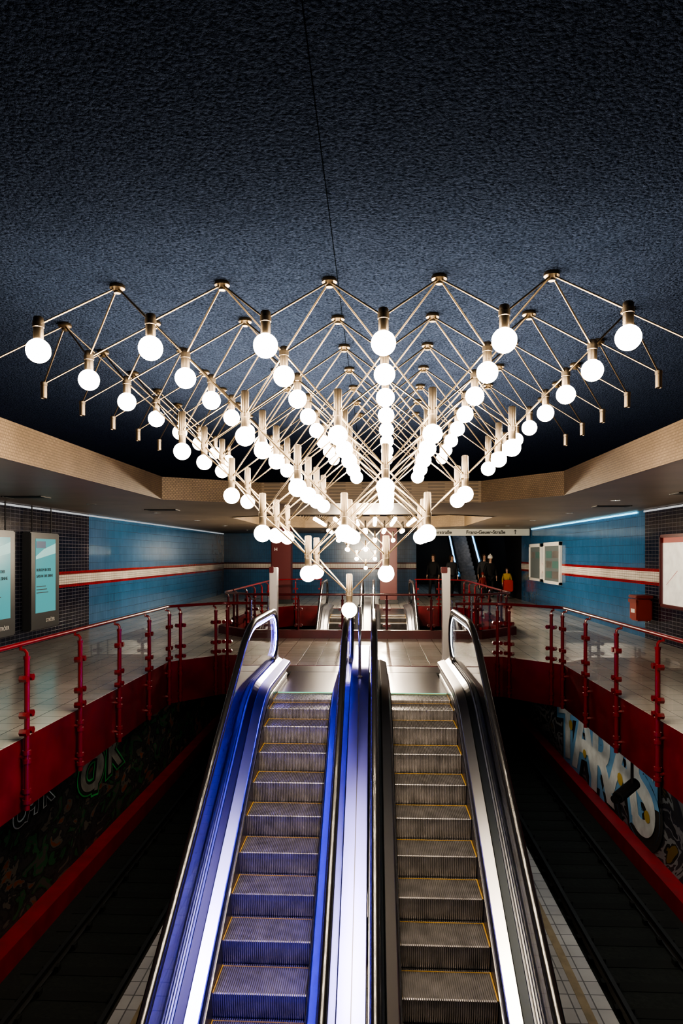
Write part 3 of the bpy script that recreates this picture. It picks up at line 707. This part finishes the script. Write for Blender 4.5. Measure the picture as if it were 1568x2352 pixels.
# ------------------------------------------------------------------ people
def skin(name,vs,es,rad,mt,parent,sub=1):
    me=bpy.data.meshes.new(name); me.from_pydata(vs,es,[]); o=bpy.data.objects.new(name,me); COL.objects.link(o)
    o.modifiers.new('s','SKIN')
    for i,r_ in enumerate(rad):
        d=me.skin_vertices[0].data[i]; d.radius=(r_,r_) if not isinstance(r_,tuple) else r_
        d.use_root=(i==0)
    ss=o.modifiers.new('u','SUBSURF'); ss.levels=sub; ss.render_levels=sub
    dg=bpy.context.evaluated_depsgraph_get(); m2=bpy.data.meshes.new_from_object(o.evaluated_get(dg))
    bpy.data.objects.remove(o); m2.materials.clear(); m2.materials.append(mt)
    for p in m2.polygons: p.use_smooth=True
    return place(name,m2,parent,local=True)
SKIN=mat('skin',(.55,.34,.25),0,.5)
def person(loc,h,face,lab,coat,legs,hat,hairc,longcoat=True,stride=.08,hatkind='hat'):
    e=empty('person',loc,lab,'person'); s=h/1.72; e.rotation_euler=(0,0,face); e.scale=(s,s,s)
    V=[];E=[];R_=[]
    def a(p,r_,par=None):
        V.append(p);R_.append(r_)
        if par is not None: E.append((par,len(V)-1))
        return len(V)-1
    pel=a((0,0,.93),(.13,.10)); w_=a((0,0,1.08),(.12,.09),pel); ch=a((0,0,1.26),(.14,.10),w_); nb=a((0,.0,1.41),(.06,.055),ch)
    nk=a((0,-.005,1.47),(.048,.048),nb); hd=a((0,-.012,1.55),(.068,.08),nk); ht=a((0,0,1.64),(.07,.085),hd); a((0,.0,1.70),(.03,.04),ht)
    a((0,-.105,1.555),.012,hd)
    for sd in (-1,1):
        hp=a((.09*sd,0,.88),.085,pel); kn=a((.10*sd,-.02+stride*sd*.5,.50),.055,hp); an=a((.10*sd,stride*sd,.09),.036,kn); a((.11*sd,stride*sd-.13,.035),.032,an)
        sh=a((.18*sd,0,1.36),.055,ch); el=a((.24*sd,.03,1.09),.040,sh); wr=a((.25*sd,-.04,.86),.026,el); pm=a((.25*sd,-.055,.79),(.022,.036),wr)
        for i,(dy,l) in enumerate(((-.03,.07),(-.01,.08),(.01,.075),(.028,.06))):
            k=a((.25*sd,-.055+dy,.755),.009,pm); a((.245*sd,-.065+dy,.755-l),.008,k)
        t1=a((.235*sd,-.10,.80),.010,pm); a((.23*sd,-.115,.765),.008,t1)
    skin('body',V,E,R_,SKIN,e)
    hem=.62 if longcoat else .85
    V=[];E=[];R_=[]
    c0=a((0,0,1.0),(.165,.125)); a((0,0,hem),(.19 if longcoat else .165,.15),c0); c1=a((0,0,1.28),(.165,.13),c0); c2=a((0,0,1.42),(.085,.08),c1)
    for sd in (-1,1):
        sh=a((.17*sd,0,1.36),.075,c1); el=a((.245*sd,.03,1.09),.060,sh); a((.253*sd,-.035,.88),.045,el)
    skin('coat',V,E,R_,coat,e)
    V=[];E=[];R_=[]
    c0=a((0,0,.92),(.14,.115))
    for sd in (-1,1):
        hp=a((.09*sd,0,.84),.10,c0); kn=a((.10*sd,-.02+stride*sd*.5,.50),.070,hp); a((.10*sd,stride*sd,.10),.055,kn)
    skin('trousers',V,E,R_,legs,e)
    for sd in (-1,1):
        MB().bbox(.10*sd-.045,.10*sd+.045,stride*sd-.18,stride*sd+.07,0,.09,.03).obj('shoe',M['dark'],e,smooth=True,local=True)
    MB().lathe([(.088,1.50),(.098,1.56),(.10,1.62),(.085,1.69),(.05,1.73),(0,1.745)],(0,.03,0),14).obj('hair',hairc,e,smooth=True,local=True)
    if hat: MB().lathe([(.104,1.615),(.112,1.63),(.108,1.69),(.085,1.745),(.04,1.775),(0,1.78)],(0,.008,0),14).lathe([(0,1.82),(.025,1.81),(.03,1.79),(.02,1.77),(0,1.765)],(0,.008,0),10).obj('knit_hat',hat,e,smooth=True,local=True)
    for sd in (-1,1):
        MB().lathe([(0,.010),(.009,.005),(.010,0),(.009,-.005),(0,-.010)],(.032*sd,-.085,1.585),8).obj('eye',M['lens'],e,local=True)
    return e
blk=mat('black_coat_cloth',(.012,.012,.014),0,.8); dk=mat('dark_trousers',(.015,.016,.02),0,.8); whk=mat('white_knit',(.75,.7,.62),0,.8)
yel=mat('yellow_jacket',(.36,.23,.02),0,.6); rdj=mat('red_jacket',(.20,.02,.015),0,.6); hair=mat('brown_hair',(.05,.03,.02),0,.6); gry=mat('grey_coat',(.05,.05,.055),0,.8)
person((4.75,27.9,ZF),1.68,.15,'person in long black coat and white knit hat standing with children',blk,dk,whk,hair)
person((5.32,27.4,ZF),1.2,-.3,'child in yellow jacket standing beside an adult',yel,dk,None,hair,False)
person((4.36,27.4,ZF),1.0,.3,'small child in red jacket beside an adult',rdj,dk,rdj,hair,False)
person((4.62,28.6,ZF),1.76,0,'person in dark coat standing behind a companion',gry,dk,None,hair)
person((3.25,28.4,ZF),1.72,.4,'person in dark coat walking through the concourse',gry,dk,None,hair,True,.15)
person((2.48,28.2,ZF),1.75,-.4,'person in black coat walking beside another',blk,dk,None,hair,True,.15)

# ------------------------------------------------------------------ world & camera
w=bpy.data.worlds.new('world'); SC.world=w; w.use_nodes=True
w.node_tree.nodes['Background'].inputs[0].default_value=(.5,.6,.8,1); w.node_tree.nodes['Background'].inputs[1].default_value=.01
cam=bpy.data.cameras.new('camera'); co=bpy.data.objects.new('camera',cam); COL.objects.link(co)
cam.sensor_fit='HORIZONTAL'; cam.sensor_width=24; cam.lens=24.0; cam.shift_y=97/1568
co.location=(0,0,0); co.rotation_euler=(pi/2,0,math.radians(2.63)); cam.clip_start=.05
SC.camera=co
try:
    SC.view_settings.view_transform='AgX'; SC.view_settings.look='AgX - High Contrast'
except Exception as ex: print(ex)
